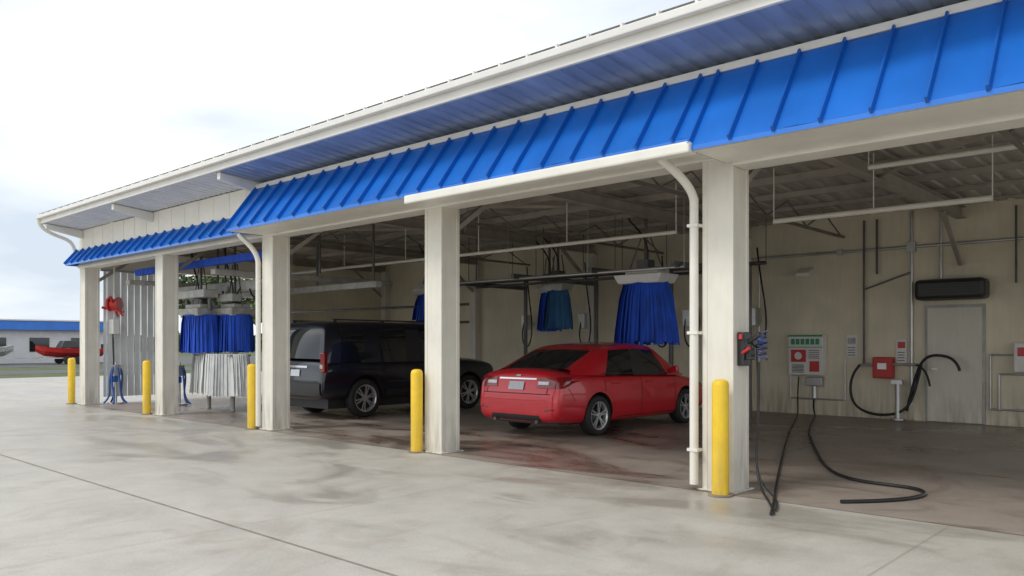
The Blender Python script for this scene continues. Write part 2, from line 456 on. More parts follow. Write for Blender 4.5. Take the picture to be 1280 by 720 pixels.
# walls
box('back_wall', XL, 1.9, 9.3, 9.5, 0, 4.20, M['wall'], bld)
box('added_opening_header', 1.9, XR, 9.3, 9.5, 3.6, 4.20, M['wall'], bld)  # out of view, rear openings added under this header to let daylight in
box('added_opening_pier', 5.9, 6.3, 9.3, 9.5, 0, 3.6, M['wall'], bld)
box('end_wall', XL, XL + .2, 5.8, 9.298, 0, 4.20, M['wall'], bld)
box('end_wall_header', XL, XL + .2, 0.2, 5.798, 3.4, 4.22, M['wallup'], bld)
b = MB()
for x in [-BAY * i for i in range(0, 4)]:
    if x == 0: x = 1.45
    b.box(x - .12, x + .12, 9.1, 9.298, 0.005, 3.85)
b.box(XL + .2, XL + .42, 9.08, 9.29, 0.005, 3.9)
b.box(XL + .02, XL + .25, 5.55, 5.795, 0.005, 3.9)
b.obj('wall_pilasters', M['cream'], bld, .01)
# rafters & purlins
b = MB()
for x in colx:
    b.box(x - .08, x + .08, 0.13, 9.28, 3.86, 3.875); b.box(x - .08, x + .08, .13, 9.28, 4.07, 4.082); b.box(x - .008, x + .008, .13, 9.28, 3.876, 4.068)
    b.beam((x, .16, 3.05), (x, 1.3, 3.86), .07, .07)
    b.beam((x, 9.2, 3.0), (x, 8.0, 3.86), .07, .07)
for k, x in enumerate(colx[:-1]):
    if k % 2 == 1 or k == 4:
        b.beam((x, .6, 3.95), (x - BAY, 4.6, 3.93), .035, .05)
        b.beam((x - BAY, .6, 3.99), (x, 4.6, 3.99), .035, .05)
for k in range(7):
    y = 0.9 + k * 1.32
    b.box(XL + .02, XR, y - .03, y + .03, 4.085, zu(y) - .004)
b.obj('roof_framing', M['steel'], bld)
b = MB()
for x in (-6.45, -2.15, -10.75, 2.1):
    b.beam((x, .3, 3.70), (x, 9.2, 3.70), .045, .05)
    for j in range(5):
        y0 = .5 + j * 1.7
        b.beam((x, y0, 3.72), (x, y0 + .85, 4.08), .022, .022)
        b.beam((x, y0 + .85, 4.08), (x, y0 + 1.7, 3.72), .022, .022)
b.obj('roof_truss', M['truss'], bld)
# door
dr = MB()
dr.box(-.63, .40, 9.26, 9.298, 0.006, 2.25)
dr.obj('service_door_frame', M['machine'], bld, .005)
box('service_door', -.58, .35, 9.235, 9.258, 0.02, 2.19, M['door'], bld, .004)
b = MB(); b.cyl((-.47, 9.232, 1.02), (-.47, 9.18, 1.02), .025); b.box(-.50, -.38, 9.17, 9.185, 1.01, 1.035)
b.obj('door_handle', M['galv'], bld)
# downspouts
tube('downspout_a', [(-.30, -.84, 3.34), (-.27, -.60, 3.26), (-.235, -.23, 3.12), (-.235, -.23, 2.95)], .045, M['creamhi'], bld)
b = MB(); b.cyl((-.235, -.23, 3.0), (-.235, -.23, .06), .045, 14)
for z in (.4, 1.6, 2.7): b.box(-.29, -.17, -.28, -.165, z, z + .03)
b.obj('downspout_a_pipe', M['creamhi'], bld, smooth=True)
tube('downspout_b', [(-9.0, -.50, 3.42), (-8.95, -.42, 3.3), (-8.83, -.22, 3.15), (-8.83, -.22, 2.9)], .045, M['creamhi'], bld)
b = MB(); b.cyl((-8.83, -.22, 2.95), (-8.83, -.22, .06), .045, 14); b.obj('downspout_b_pipe', M['creamhi'], bld, smooth=True)
tube('downspout_c', [(RX - .02, EY - .08, 4.49), (RX - .02, EY - .06, 4.25), (XL - .03, -.5, 4.1), (XL - .03, -.24, 4.0), (XL - .03, -.24, 3.5)], .045, M['creamhi'], bld)

# ---------------------------------------------------------------- bollards
for (x, y) in [(.12, -.34), (-4.52, -.28), (-8.98, -.25), (-13.32, -.25), (-17.72, -.25)]:
    e = empty('bollard', (x, y, 0))
    v = []; f = []; n = 20; r = .084
    prof = [(r, 0.002), (r, 1.09), (r * .93, 1.12), (r * .75, 1.14), (r * .45, 1.15), (0.001, 1.153)]
    for rr, z in prof:
        for i in range(n):
            t = 2 * math.pi * i / n; v.append((x + rr * math.cos(t), y + rr * math.sin(t), z))
    for k in range(len(prof) - 1):
        for i in range(n):
            j = (i + 1) % n; f.append((k * n + i, k * n + j, (k + 1) * n + j, (k + 1) * n + i))
    mesh('post', v, f, M['yellow'], e, True)
    b = MB(); b.cyl((x, y, .003), (x, y, .02), .12, 20); b.obj('base_ring', M['joint'], e)

# ---------------------------------------------------------------- cars
def lattice(name, rows, mats, mi, p, closed_caps=False, ring=True):
    n = len(rows[0]); v = [q for r in rows for q in r]; f = []; m = []
    for i in range(len(rows) - 1):
        rng = range(n) if ring else range(n - 1)
        for j in rng:
            k = (j + 1) % n
            f.append((i * n + j, i * n + k, (i + 1) * n + k, (i + 1) * n + j)); m.append(mi(i, j))
    if closed_caps:
        f.append(tuple(range(n))[::-1]); m.append(0)
        f.append(tuple((len(rows) - 1) * n + i for i in range(n))); m.append(0)
    o = mesh(name, v, f, mats, p, True, m, local=True)
    bm = bmesh.new(); bm.from_mesh(o.data); bmesh.ops.recalc_face_normals(bm, faces=bm.faces); bm.to_mesh(o.data); bm.free()
    return o

def patch(name, bvhs, view, cor, m, p, n=8, k=4, off=.006, mirror=True):
    """project a bilinear quad onto bodywork"""
    for s in ((1, -1) if mirror else (1,)):
        v = []
        for i in range(n + 1):
            for j in range(k + 1):
                u = i / n; w = j / k
                a = Vector(cor[0]).lerp(Vector(cor[1]), u).lerp(Vector(cor[3]).lerp(Vector(cor[2]), u), w)
                if view == 'rear': o = Vector((a[0] * s, -6, a[1])); d = Vector((0, 1, 0))
                elif view == 'front': o = Vector((a[0] * s, 6, a[1])); d = Vector((0, -1, 0))
                elif view == 'side': o = Vector((4 * s, a[0], a[1])); d = Vector((-s, 0, 0))
                else: o = Vector((a[0] * s, a[1], 5)); d = Vector((0, 0, -1))
                best = None
                for bv in bvhs:
                    h = bv.ray_cast(o, d)
                    if h[0] is not None and (best is None or h[3] < best[3]): best = h
                if best is None: v.append(None)
                else: v.append(best[0] + best[1].normalized() * off * (1 if best[1].dot(d) < 0 else -1))
        f = []
        for i in range(n):
            for j in range(k):
                q = (i * (k + 1) + j, i * (k + 1) + j + 1, (i + 1) * (k + 1) + j + 1, (i + 1) * (k + 1) + j)
                if all(v[t] is not None for t in q): f.append(q)
        v = [t if t is not None else Vector((0, 0, .5)) for t in v]
        if f: mesh(name, v, f, m, p, True, local=True)

def wheel(x, y, r, side, p, w=.2, spokes=5, name='wheel'):
    prof = [(r * .66, -w * .45), (r * .80, -w * .5), (r * .93, -w * .48), (r * .985, -w * .38), (r, -w * .2), (r, w * .2), (r * .985, w * .38), (r * .93, w * .48), (r * .80, w * .5), (r * .68, w * .47), (r * .66, w * .42)]
    n = 40; v = []; f = []
    for rr, t in prof:
        for i in range(n):
            a = 2 * math.pi * i / n; v.append((x + t * side, y + rr * math.cos(a), r + rr * math.sin(a)))
    for k in range(len(prof) - 1):
        for i in range(n):
            j = (i + 1) % n; f.append((k * n + i, k * n + j, (k + 1) * n + j, (k + 1) * n + i))
    mesh(name + '_tyre', v, f, M['tyre'], p, True, local=True)
    prof = [(r * .70, w * .475), (r * .655, w * .47), (r * .63, w * .38), (r * .60, w * .1), (r * .60, -w * .3), (.001, -w * .3)]
    v = []; f = []; mi = []
    for rr, t in prof:
        for i in range(n):
            a = 2 * math.pi * i / n; v.append((x + t * side, y + rr * math.cos(a), r + rr * math.sin(a)))
    for k in range(len(prof) - 1):
        for i in range(n):
            j = (i + 1) % n; f.append((k * n + i, k * n + j, (k + 1) * n + j, (k + 1) * n + i)); mi.append(0 if k < 3 else 1)
    mesh(name + '_rim', v, f, [M['alloy'], M['blackp']], p, True, mi, local=True)
    b = MB()
    for s in range(spokes):
        a0 = 2 * math.pi * s / spokes + .3
        for da in (-.15, .15):
            a = a0 + da
            def P(rad, ang, t): return (x + t * side, y + rad * math.cos(ang), r + rad * math.sin(ang))
            wi, wo = .13, .055
            b.hexa([P(r * .12, a0 + da - wi * 2, w * .30), P(r * .12, a0 + da + wi * 2, w * .30), P(r * .65, a + wo, w * .40), P(r * .65, a - wo, w * .40),
                    P(r * .12, a0 + da - wi * 2, w * .42), P(r * .12, a0 + da + wi * 2, w * .42), P(r * .65, a + wo, w * .46), P(r * .65, a - wo, w * .46)])
    b.cyl((x + side * w * .2, y, r), (x + side * w * .46, y, r), r * .16, 20)
    o = b.obj(name + '_spokes', M['alloy'], p, local=True)
    bm = bmesh.new(); bm.from_mesh(o.data); bmesh.ops.recalc_face_normals(bm, faces=bm.faces); bm.to_mesh(o.data); bm.free()

def car(name, loc, paint, st, gh, types, wy, wr, arch, trackx, hw, spokes=5, flare=0):
    e = empty(name, loc)
    rows = []
    for (y, w, zb, zs, zt) in st:
        h = [(0, zb), (.80 * w, zb), (.95 * w, zb + .05), (1.0 * w, zb + .22 * (zs - zb) + .02), (1.005 * w, zb + .62 * (zs - zb)), (.975 * w, zs - .06), (.91 * w, zs), (.5 * w, zt), (0, zt + .012)]
        ring = [(a, y, b_) for a, b_ in h] + [(-a, y, b_) for a, b_ in h[-2:0:-1]]
        rows.append(ring)
    body = lattice('body', rows, [paint, M['blackp']], lambda i, j: 0, e, True)
    s = body.modifiers.new('s', 'SUBSURF'); s.levels = 3; s.render_levels = 3
    cutters = []
    for y in wy:
        for sd in (1, -1):
            b = MB(); b.cyl((sd * (hw - .30), y, wr + .01), (sd * (hw + .4), y, wr + .01), arch, 48, mi=1)
            c = b.obj('cut', [paint, M['blackp']])
            c.location = loc
            cutters.append(c)
            md = body.modifiers.new('b', 'BOOLEAN'); md.object = c; md.operation = 'DIFFERENCE'; md.solver = 'EXACT'
            try: md.material_mode = 'INDEX'
            except Exception: pass
    bake(body)
    for c in cutters: bpy.data.objects.remove(c, do_unlink=True)
    for q in body.data.polygons: q.use_smooth = True
    try: body.data.set_sharp_from_angle(angle=math.radians(35))
    except Exception: pass
    rows = []
    for (yl, zl, wl, yu_, zu_, wu) in gh:
        def L(t, bulge=0): return (wl + (wu - wl) * t + bulge, yl + (yu_ - yl) * t, zl + (zu_ - zl) * t)
        h = [L(0), L(.45, .022), L(.88, .020), (wu * .95, yu_, zu_ + .0), (wu * .55, yu_ - (.0), zu_ + .022), (0, yu_, zu_ + .03)]
        if abs(zu_ - zl) < .15:
            sgn = -1 if yl < 0 else 1
            h[4] = (wu * .5, yu_ + sgn * .05, zu_ + .005); h[5] = (0, yu_ + sgn * .07, zu_ + .008)
        rows.append(h + [(-a, b_, c) for a, b_, c in h[-2::-1]])
    nr = len(gh)
    def mi(i, j):
        jj = j if j < 5 else 9 - j
        t = types[i]
        if jj >= 3: return 1 if (i == 0 or i == nr - 2) else 0
        if jj == 2: return 0
        return {'p': 0, 'g': 1, 'b': 2}[t]
    g = lattice('cabin', rows, [paint, M['glass'], M['blackp']], mi, e, False, False)
    s = g.modifiers.new('s', 'SUBSURF'); s.levels = 3; s.render_levels = 3
    bake(g)
    for q in g.data.polygons: q.use_smooth = True
    def bv(o):
        bm = bmesh.new(); bm.from_mesh(o.data); t = BVHTree.FromBMesh(bm); bm.free(); return t
    B = bv(body); G = bv(g)
    for y in wy:
        for sd in (1, -1):
            wheel(sd * trackx, y, wr, sd, e, w=.21, spokes=spokes)
    box('underbody', -hw + .25, hw - .25, st[0][0] + .3, st[-1][0] - .3, .2, .5, M['blackp'], e, local=True)
    return e, B, G

def sedan(name, loc, paint, detail=True):
    st = [(-2.40, .66, .36, .62, .62), (-2.385, .79, .30, .70, .70), (-2.34, .85, .26, .82, .86), (-2.28, .875, .24, 1.00, 1.06), (-2.18, .885, .23, 1.025, 1.10), (-1.95, .90, .21, 1.02, 1.10),
          (-1.5, .915, .19, 1.01, 1.09), (-.7, .92, .18, .99, 1.04), (.3, .92, .18, .965, 1.0), (1.0, .915, .18, .945, .99), (1.45, .905, .19, .90, .965), (1.9, .885, .20, .83, .90),
          (2.2, .83, .22, .75, .80), (2.36, .70, .26, .64, .66), (2.40, .52, .32, .55, .55)]
    gh = [(-2.02, 1.01, .80, -1.90, 1.09, .72), (-1.62, .99, .86, -1.12, 1.43, .68), (-1.28, .98, .88, -.92, 1.475, .685), (-.18, .96, .885, -.16, 1.51, .695), (-.06, .96, .885, -.04, 1.51, .695),
          (.92, .93, .88, .42, 1.475, .68), (1.08, .93, .87, .54, 1.45, .67), (1.46, .90, .82, 1.36, .96, .75)]
    e, B, G = car(name, loc, paint, st, gh, ['p', 'p', 'g', 'b', 'g', 'p', 'p'], (-1.35, 1.40), .33, .375, .81, .915)
    patch('taillamp', [B], 'rear', [(.42, .80), (.88, .80), (.88, .97), (.46, .96)], M['taillamp'], e, 16, 6, .012)
    patch('taillamp_side', [B], 'side', [(-2.38, .80), (-2.10, .88), (-2.02, .96), (-2.38, .97)], M['taillamp'], e, 10, 5, .012)
    patch('reverse_lamp', [B], 'rear', [(.45, .85), (.66, .85), (.66, .90), (.45, .90)], M['lampclear'], e, 8, 3, .018)
    patch('trunk_garnish', [B], 'rear', [(-.40, .925), (.40, .925), (.40, .95), (-.40, .95)], M['chrome'], e, 12, 2, .014, False)
    patch('trunk_gap', [B], 'rear', [(-.72, .700), (.72, .700), (.72, .712), (-.72, .712)], M['seam'], e, 20, 1, .004, False)
    patch('trunk_side_gap', [B], 'rear', [(.64, .70), (.65, .70), (.65, .80), (.64, .80)], M['seam'], e, 2, 6, .004)
    patch('reflector', [B], 'rear', [(.62, .44), (.80, .46), (.80, .485), (.62, .47)], M['taillamp'], e, 6, 2, .006)
    patch('bumper_valance', [B], 'rear', [(-.55, .28), (.55, .28), (.5, .37), (-.5, .37)], M['blackp'], e, 12, 3, .006, False)
    patch('licence_plate', [B], 'rear', [(-.16, .76), (.16, .76), (.16, .89), (-.16, .89)], M['plate'], e, 4, 2, .018, False)
    patch('badge', [B], 'rear', [(-.05, .975), (.05, .975), (.05, 1.005), (-.05, 1.005)], M['chrome'], e, 4, 2, .01, False)
    for y in (-1.18, -.12, .98):
        patch('door_gap', [B], 'side', [(y, .27), (y + .011, .27), (y + .011, .965), (y, .965)], M['seam'], e, 1, 14, .003)
    patch('sill_gap', [B], 'side', [(-.98, .275), (.98, .275), (.98, .285), (-.98, .285)], M['seam'], e, 14, 1, .003)
    patch('side_moulding', [B], 'side', [(-.95, .50), (.95, .48), (.95, .51), (-.95, .53)], paint, e, 14, 2, .012)
    patch('bumper_gap', [B], 'side', [(-1.98, .60), (-1.972, .60), (-2.12, .80), (-2.128, .80)], M['seam'], e, 2, 8, .003)
    for sd in (1, -1):
        b = MB()
        for y in (-.90, .12):
            b.box(sd * .92 - .012, sd * .92 + .018, y - .09, y + .09, .83, .855)
        b.obj('door_handle', paint, e, .008, local=True)
        b = MB(); b.hexa([(sd * .86, .86, .98), (sd * 1.05, .82, .99), (sd * 1.05, .92, 1.0), (sd * .86, .98, .98), (sd * .86, .86, 1.06), (sd * 1.04, .82, 1.12), (sd * 1.03, .90, 1.11), (sd * .86, .96, 1.06)])
        b.obj('mirror', paint, e, .02, local=True)
        b = MB(); b.cyl((sd * .45, -2.40, .27), (sd * .45, -2.2, .27), .03, 14); b.obj('exhaust', M['steeld'], e, local=True)
    patch('headlamp', [B], 'front', [(.45, .62), (.80, .66), (.80, .76), (.45, .72)], M['lampclear'], e, 10, 4, .01)
    patch('grille', [B], 'front', [(-.35, .42), (.35, .42), (.38, .62), (-.38, .62)], M['blackp'], e, 10, 4, .008, False)
    patch('window_trim', [G], 'side', [(-1.3, 1.0), (.95, .965), (.95, .98), (-1.3, 1.015)], M['blackp'], e, 16, 1, .006)
    return e

def suv(name, loc, paint):
    st = [(-2.50, .78, .52, .74, .74), (-2.49, .91, .44, .82, .82), (-2.455, .945, .40, 1.12, 1.15), (-2.40, .955, .38, 1.19, 1.20), (-1.9, .96, .36, 1.20, 1.22), (-1.0, .965, .35, 1.19, 1.21), (0, .965, .35, 1.18, 1.21),
          (1.0, .965, .35, 1.16, 1.22), (1.4, .96, .36, 1.15, 1.21), (1.9, .95, .38, 1.12, 1.18), (2.25, .92, .40, 1.08, 1.12), (2.42, .87, .44, 1.0, 1.0), (2.47, .72, .52, .82, .82)]
    gh = [(-2.46, 1.13, .92, -2.45, 1.20, .88), (-2.45, 1.12, .94, -2.38, 1.87, .82), (-2.32, 1.12, .945, -2.26, 1.925, .83), (-2.16, 1.12, .945, -2.12, 1.94, .835), (-1.38, 1.12, .95, -1.36, 1.95, .84), (-1.24, 1.12, .95, -1.22, 1.95, .84),
          (-.22, 1.12, .95, -.22, 1.95, .84), (-.10, 1.12, .95, -.10, 1.95, .84), (.88, 1.10, .945, .62, 1.92, .82), (1.02, 1.10, .935, .74, 1.89, .81), (1.34, 1.10, .89, 1.26, 1.19, .82)]
    e, B, G = car(name, loc, paint, st, gh, ['p', 'p', 'p', 'g', 'p', 'g', 'b', 'g', 'p', 'p'], (-1.45, 1.50), .395, .46, .85, .965, spokes=6)
    for sd in (1, -1):
        b = MB(); xa, xb = sorted((sd * .83, sd * .965)); b.box(xa, xb, -2.475, -2.37, .93, 1.33); b.obj('taillamp', M['taillamp'], e, .025, local=True)
        b = MB(); xa, xb = sorted((sd * .84, sd * .93)); b.box(xa, xb, -2.482, -2.46, 1.01, 1.09); b.obj('reverse_lamp', M['lampclear'], e, .008, local=True)
    patch('bumper', [B], 'rear', [(-.88, .48), (.88, .48), (.88, .72), (-.88, .72)], M['blackp'], e, 20, 5, .03, False)
    patch('licence_plate', [B], 'rear', [(-.16, .85), (.16, .85), (.16, .98), (-.16, .98)], M['plate'], e, 4, 3, .016, False)
    patch('tailgate_gap', [B], 'rear', [(-.8, .76), (.8, .76), (.8, .768), (-.8, .768)], M['seam'], e, 20, 1, .004, False)
    patch('tailgate_trim', [B], 'rear', [(-.4, 1.02), (.4, 1.02), (.4, 1.06), (-.4, 1.06)], M['chrome'], e, 12, 1, .012, False)
    patch('lower_cladding', [B], 'side', [(-.93, .40), (.98, .40), (.98, .56), (-.93, .56)], M['blackp'], e, 16, 4, .012)
    patch('body_moulding', [B], 'side', [(-.93, .70), (.98, .70), (.98, .74), (-.93, .74)], M['blackp'], e, 16, 2, .014)
    for y in (-1.28, -.15, 1.0):
        patch('door_gap', [B], 'side', [(y, .46), (y + .01, .46), (y + .01, 1.13), (y, 1.13)], M['seam'], e, 1, 14, .003)
    for sd in (1, -1):
        b = MB()
        for y in (-.98, .10):
            b.box(sd * .965 - .012, sd * .965 + .02, y - .1, y + .1, 1.0, 1.03)
        b.obj('door_handle', paint, e, .008, local=True)
        b = MB(); b.hexa([(sd * .92, .86, 1.15), (sd * 1.14, .84, 1.15), (sd * 1.14, .93, 1.16), (sd * .92, .98, 1.15), (sd * .92, .86, 1.33), (sd * 1.13, .84, 1.37), (sd * 1.12, .92, 1.36), (sd * .92, .97, 1.33)])
        b.obj('mirror', M['blackp'], e, .02, local=True)
        b = MB(); b.beam((sd * .72, -2.1, 1.985), (sd * .72, .4, 1.985), .035, .03)
        for y in (-2.05, -.85, .35): b.box(sd * .72 - .02, sd * .72 + .02, y - .04, y + .04, 1.93, 1.98)
        b.obj('roof_rail', M['blackp'], e, .006, local=True)
    patch('headlamp', [B], 'front', [(.5, .84), (.86, .86), (.86, .98), (.5, .96)], M['lampclear'], e, 10, 4, .01)
    patch('grille', [B], 'front', [(-.45, .66), (.45, .66), (.45, .92), (-.45, .92)], M['chrome'], e, 10, 4, .008, False)
    return e

sedan('red_sedan', (-4.72, 4.36, 0.004), M['redpaint'])
suv('dark_suv', (-10.2, 3.88, 0.004), M['navypaint'])

# boats on trailers in the far lot
def boat(x, y, L, hull, sgn=1):
    e = empty('boat_on_trailer', (x, y, 0)); b = MB()
    st = [(-.5, .85, .55, 1.15), (-.2, .95, .5, 1.15), (.15, .92, .5, 1.2), (.38, .6, .62, 1.3), (.5, .06, .95, 1.4)]
    v = []; f = []
    for t, w, zb, zt in st:
        v += [(x - w, y + sgn * t * L, zt), (x - w * .8, y + sgn * t * L, (zb + zt) / 2), (x, y + sgn * t * L, zb), (x + w * .8, y + sgn * t * L, (zb + zt) / 2), (x + w, y + sgn * t * L, zt)]
    for i in range(len(st) - 1):
        for j in range(4): f.append((i * 5 + j, i * 5 + j + 1, i * 5 + 6 + j, i * 5 + 5 + j))
        f.append((i * 5, i * 5 + 4, i * 5 + 9, i * 5 + 5))
    f.append((0, 1, 2, 3, 4))
    mesh('hull', v, f, hull, e)
    b.hexa([(x - .6, y - .8, 1.2), (x + .6, y - .8, 1.2), (x + .6, y + .7, 1.2), (x - .6, y + .7, 1.2), (x - .5, y - .5, 1.75), (x + .5, y - .5, 1.75), (x + .5, y + .3, 1.75), (x - .5, y + .3, 1.75)])
    b.obj('cabin', M['blackp'], e, .05)
    b = MB()
    b.box(x - .7, x - .62, y - L * .5, y + L * .5, .42, .5); b.box(x + .62, x + .7, y - L * .5, y + L * .5, .42, .5)
    b.box(x - .9, x + .9, y - .06, y + .06, .3, .4); b.beam((x, y + sgn * L * .45, .46), (x, y + sgn * L * .65, .46), .1, .08)
    for t in (-.4, -.1, .25): b.box(x - .62, x + .62, y + t * L - .04, y + t * L + .04, .42, .54)
    b.obj('trailer_frame', M['galv'], e)
    b = MB()
    for sx in (-1, 1):
        for dy in (-.4, .4): b.cyl((x + sx * .85, y + dy, .3), (x + sx * 1.05, y + dy, .3), .3, 18)
    b.box(x - .2, x + .2, y - sgn * (L * .5 + .35), y - sgn * L * .5, .7, 1.5)
    b.obj('wheels_and_motor', M['black'], e, .02)
boat(-62, 8.2, 5.2, M['machine'])
boat(-61, 14.2, 4.6, M['red'], -1)

# ---------------------------------------------------------------- wash brushes
def skirt(name, cx, cy, zt, zb, ax, ay, m, e, n=56, flare=1.18, layers=2, wmul=1.15, top=.80, jag=.05):
    v = []; f = []
    for L in range(layers):
        s = 1 - L * .25
        for i in range(n):
            t = 2 * math.pi * (i + random.uniform(-.2, .2)) / n
            hw = math.pi / n * wmul
            ln = random.uniform(1 - jag, 1.02)
            k = len(v); fl = flare + random.uniform(-.05, .05)
            tw = random.uniform(-.05, .05)
            for q in range(5):
                u = q / 4; z = zt + (zb - zt) * u * ln
                sc = s * (top + (fl - top) * (u ** .6)) + (random.uniform(-.012, .012) if q else 0)
                for sg in (-1, 1):
                    a = t + sg * hw + tw * u
                    rr = sc * (1 + (.035 if sg > 0 else -.015))
                    v.append((cx + ax * rr * math.cos(a), cy + ay * rr * math.sin(a), z))
            for q in range(4): f.append((k + 2 * q, k + 2 * q + 1, k + 2 * q + 3, k + 2 * q + 2))
    return mesh(name, v, f, m, e)

def hanging_brush(name, cx, cy, zt, zb, ax, ay, m, rail=3.4, mount=True, **kw):
    e = empty(name, (cx, cy, zb))
    skirt('cloth', cx, cy, zt, zb, ax, ay, m, e, **kw)
    b = MB()
    b.hexa([(cx - ax * .8, cy - ay * .8, zt - .03), (cx + ax * .8, cy - ay * .8, zt - .03), (cx + ax * .8, cy + ay * .8, zt - .03), (cx - ax * .8, cy + ay * .8, zt - .03),
            (cx - ax * .95, cy - ay * .95, zt + .14), (cx + ax * .95, cy - ay * .95, zt + .14), (cx + ax * .95, cy + ay * .95, zt + .14), (cx - ax * .95, cy + ay * .95, zt + .14)])
    b.box(cx - ax * .6, cx + ax * .7, cy - ay * .6, cy + ay * .6, zt + .145, zt + .24)
    b.obj('mount_tray', M['white'] if mount else M['machine'], e, .02)
    b = MB()
    b.cyl((cx, cy, zt + .2), (cx, cy, rail + .5), .03)
    b.cyl((cx - ax * .7, cy, zt + .2), (cx - .1, cy, rail + .1), .014)
    b.cyl((cx + ax * .7, cy, zt + .2), (cx + .1, cy, rail + .1), .014)
    b.box(cx - .12, cx + .12, cy - .12, cy + .12, zt + .245, zt + .42)
    b.obj('hanger', M['steeld'], e, .005)
    tube('feed_hose', [(cx + .1, cy - .1, zt + .4), (cx + .2, cy - .15, zt + .9), (cx - .3, cy - .1, zt + 1.1), (cx - .35, cy - .05, rail + .5)], .018, M['black'], e)
    return e
hanging_brush('wash_brush', -4.38, 5.25, 2.66, 1.50, .56, .34, M['clothblue'])
hanging_brush('wash_brush', -7.45, 6.4, 2.72, 1.84, .30, .24, M['clothteal'], mount=False)
hanging_brush('wash_brush', -7.95, 6.7, 2.70, 1.80, .24, .22, M['clothblue'], mount=False)
hanging_brush('wash_brush', -10.5, 5.3, 2.70, 2.06, .42, .3, M['clothblue'], mount=False)
hanging_brush('wash_brush', -13.66, 1.12, 2.16, 1.30, .54, .36, M['clothblue'], rail=3.2, mount=False, flare=1.08, top=.95)
hanging_brush('wash_brush', -12.90, 1.54, 2.16, 1.32, .46, .34, M['clothblue'], rail=3.2, mount=False, flare=1.08, top=.95)
e = empty('foam_skirt_brush', (-13.2, 1.3, .4))
skirt('foam_strips', -13.2, 1.35, 1.28, .36, 1.08, .42, M['clothwhite'], e, n=64, flare=1.03, top=.92, wmul=1.1, jag=.02, layers=3)
b = MB(); b.box(-14.1, -12.3, 1.1, 1.6, 1.22, 1.27); b.cyl((-13.75, 1.35, .005), (-13.75, 1.35, 1.25), .05); b.cyl((-12.65, 1.35, .005), (-12.65, 1.35, 1.25), .05)
b.obj('skirt_frame', M['machine'], e, .01)

# gantry machine in the left tunnel
e = empty('wash_gantry', (-13.3, 2, 0))
b = MB()
b.box(-16.3, -11.6, 1.55, 1.80, 2.70, 2.92)
b.box(-16.3, -9.6, 2.95, 3.12, 2.70, 2.84)
for x in (-16.3, -12.0): b.box(x, x + .2, .5, 5.2, 2.95, 3.07)
b.box(-14.3, -13.0, .85, 1.20, 2.54, 2.72); b.box(-13.2, -12.5, 1.25, 1.5, 2.45, 2.62)
for x in (-16.1, -15.2, -13.4, -11.9): b.box(x, x + .22, 1.48, 1.545, 2.66, 2.82)
b.obj('gantry_body', M['machine'], e, .02)
b = MB(); b.box(-15.9, -9.3, .55, .7, 3.16, 3.30); b.obj('gantry_header', M['clothblue'], e)
b = MB()
for x in (-16.2, -14.0, -11.9, -9.8):
    b.cyl((x, 1.7, 2.92), (x, 1.7, 4.1), .025); b.cyl((x, 3.05, 2.84), (x, 3.05, 4.1), .025)
for x in (-14.2, -13.9, -13.5, -13.1):
    b.cyl((x, 1.05, 2.52), (x, 1.05, 2.25), .05)
b.cyl((-16.2, 4.9, .01), (-16.2, 4.9, 3.0), .06); b.cyl((-16.2, 5.1, 2.0), (-9, 5.1, 2.0), .03); b.cyl((-16.2, 5.1, 2.4), (-9, 5.1, 2.4), .03)
b.obj('gantry_struts', M['steeld'], e)
for k in range(4):
    x = -15.6 + k * 1.2
    tube('gantry_hose', [(x, 1.4, 2.7), (x + .2, 1.35, 2.4), (x + .6, 1.35, 2.42), (x + .8, 1.4, 2.75)], .02, M['black'], e)

# overhead rails / conduits
def pipe(name, a, b_, r, m):
    e = empty(name, a); b = MB(); b.cyl(a, b_, r, 12)
    n = max(2, int((Vector(b_) - Vector(a)).length / 2))
    for i in range(n + 1):
        q = Vector(a).lerp(Vector(b_), i / n)
        b.box(q.x - .006, q.x + .006, q.y - .006, q.y + .006, q.z, 4.08)
    b.obj('run', m, e)
pipe('overhead_rail', (-14, 3.7, 3.3), (-2.8, 3.7, 3.3), .033, M['creamhi'])
pipe('overhead_rail', (-1.16, 3.7, 3.3), (1.65, 3.7, 3.3), .038, M['creamhi'])
pipe('overhead_rail', (.23, 3.55, 3.86), (5.5, 3.55, 3.86), .035, M['creamhi'])
pipe('overhead_rail', (-9.6, 5.7, 2.95), (-3.3, 5.7, 2.95), .04, M['steeld'])
pipe('overhead_rail', (-9.6, 5.95, 2.85), (-3.3, 5.95, 2.85), .03, M['steeld'])
pipe('overhead_rail', (-12.0, 7.4, 3.1), (-3.0, 7.4, 3.1), .04, M['steeld'])
pipe('overhead_rail', (-9.6, 4.8, 2.86), (-3.3, 4.8, 2.86), .03, M['galv'])
e = empty('conveyor_frame', (-6.4, 5.8, 2.9)); b = MB()
for x in (-9.4, -7.2, -5.2, -3.4):
    b.beam((x, 4.6, 2.9), (x, 7.5, 2.9), .08, .1)
    b.cyl((x, 7.5, .01), (x, 7.5, 3.1), .05)
b.obj('frame', M['steeld'], e)
for k, (x, y) in enumerate(((-8.6, 8.9), (-6.3, 8.9), (-5.4, 8.7), (-3.9, 8.9), (-10.5, 8.8))):
    e = empty('hanging_hose', (x, y, 3))
    tube('hose', [(x, y, 3.6), (x + .1, y - .1, 3.0), (x + .35, y - .1, 2.0), (x + .1, y - .05, 1.2), (x - .25, y, 1.6), (x - .2, y + .1, 2.1)], .018, M['black'], e)
    b = MB(); b.box(x - .28, x - .08, y + .08, y + .3, 1.9, 2.3); b.box(x - .28, x - .08, y + .28, y + .39, 2.0, 2.1); b.obj('nozzle_box', M['galv'], e, .01)

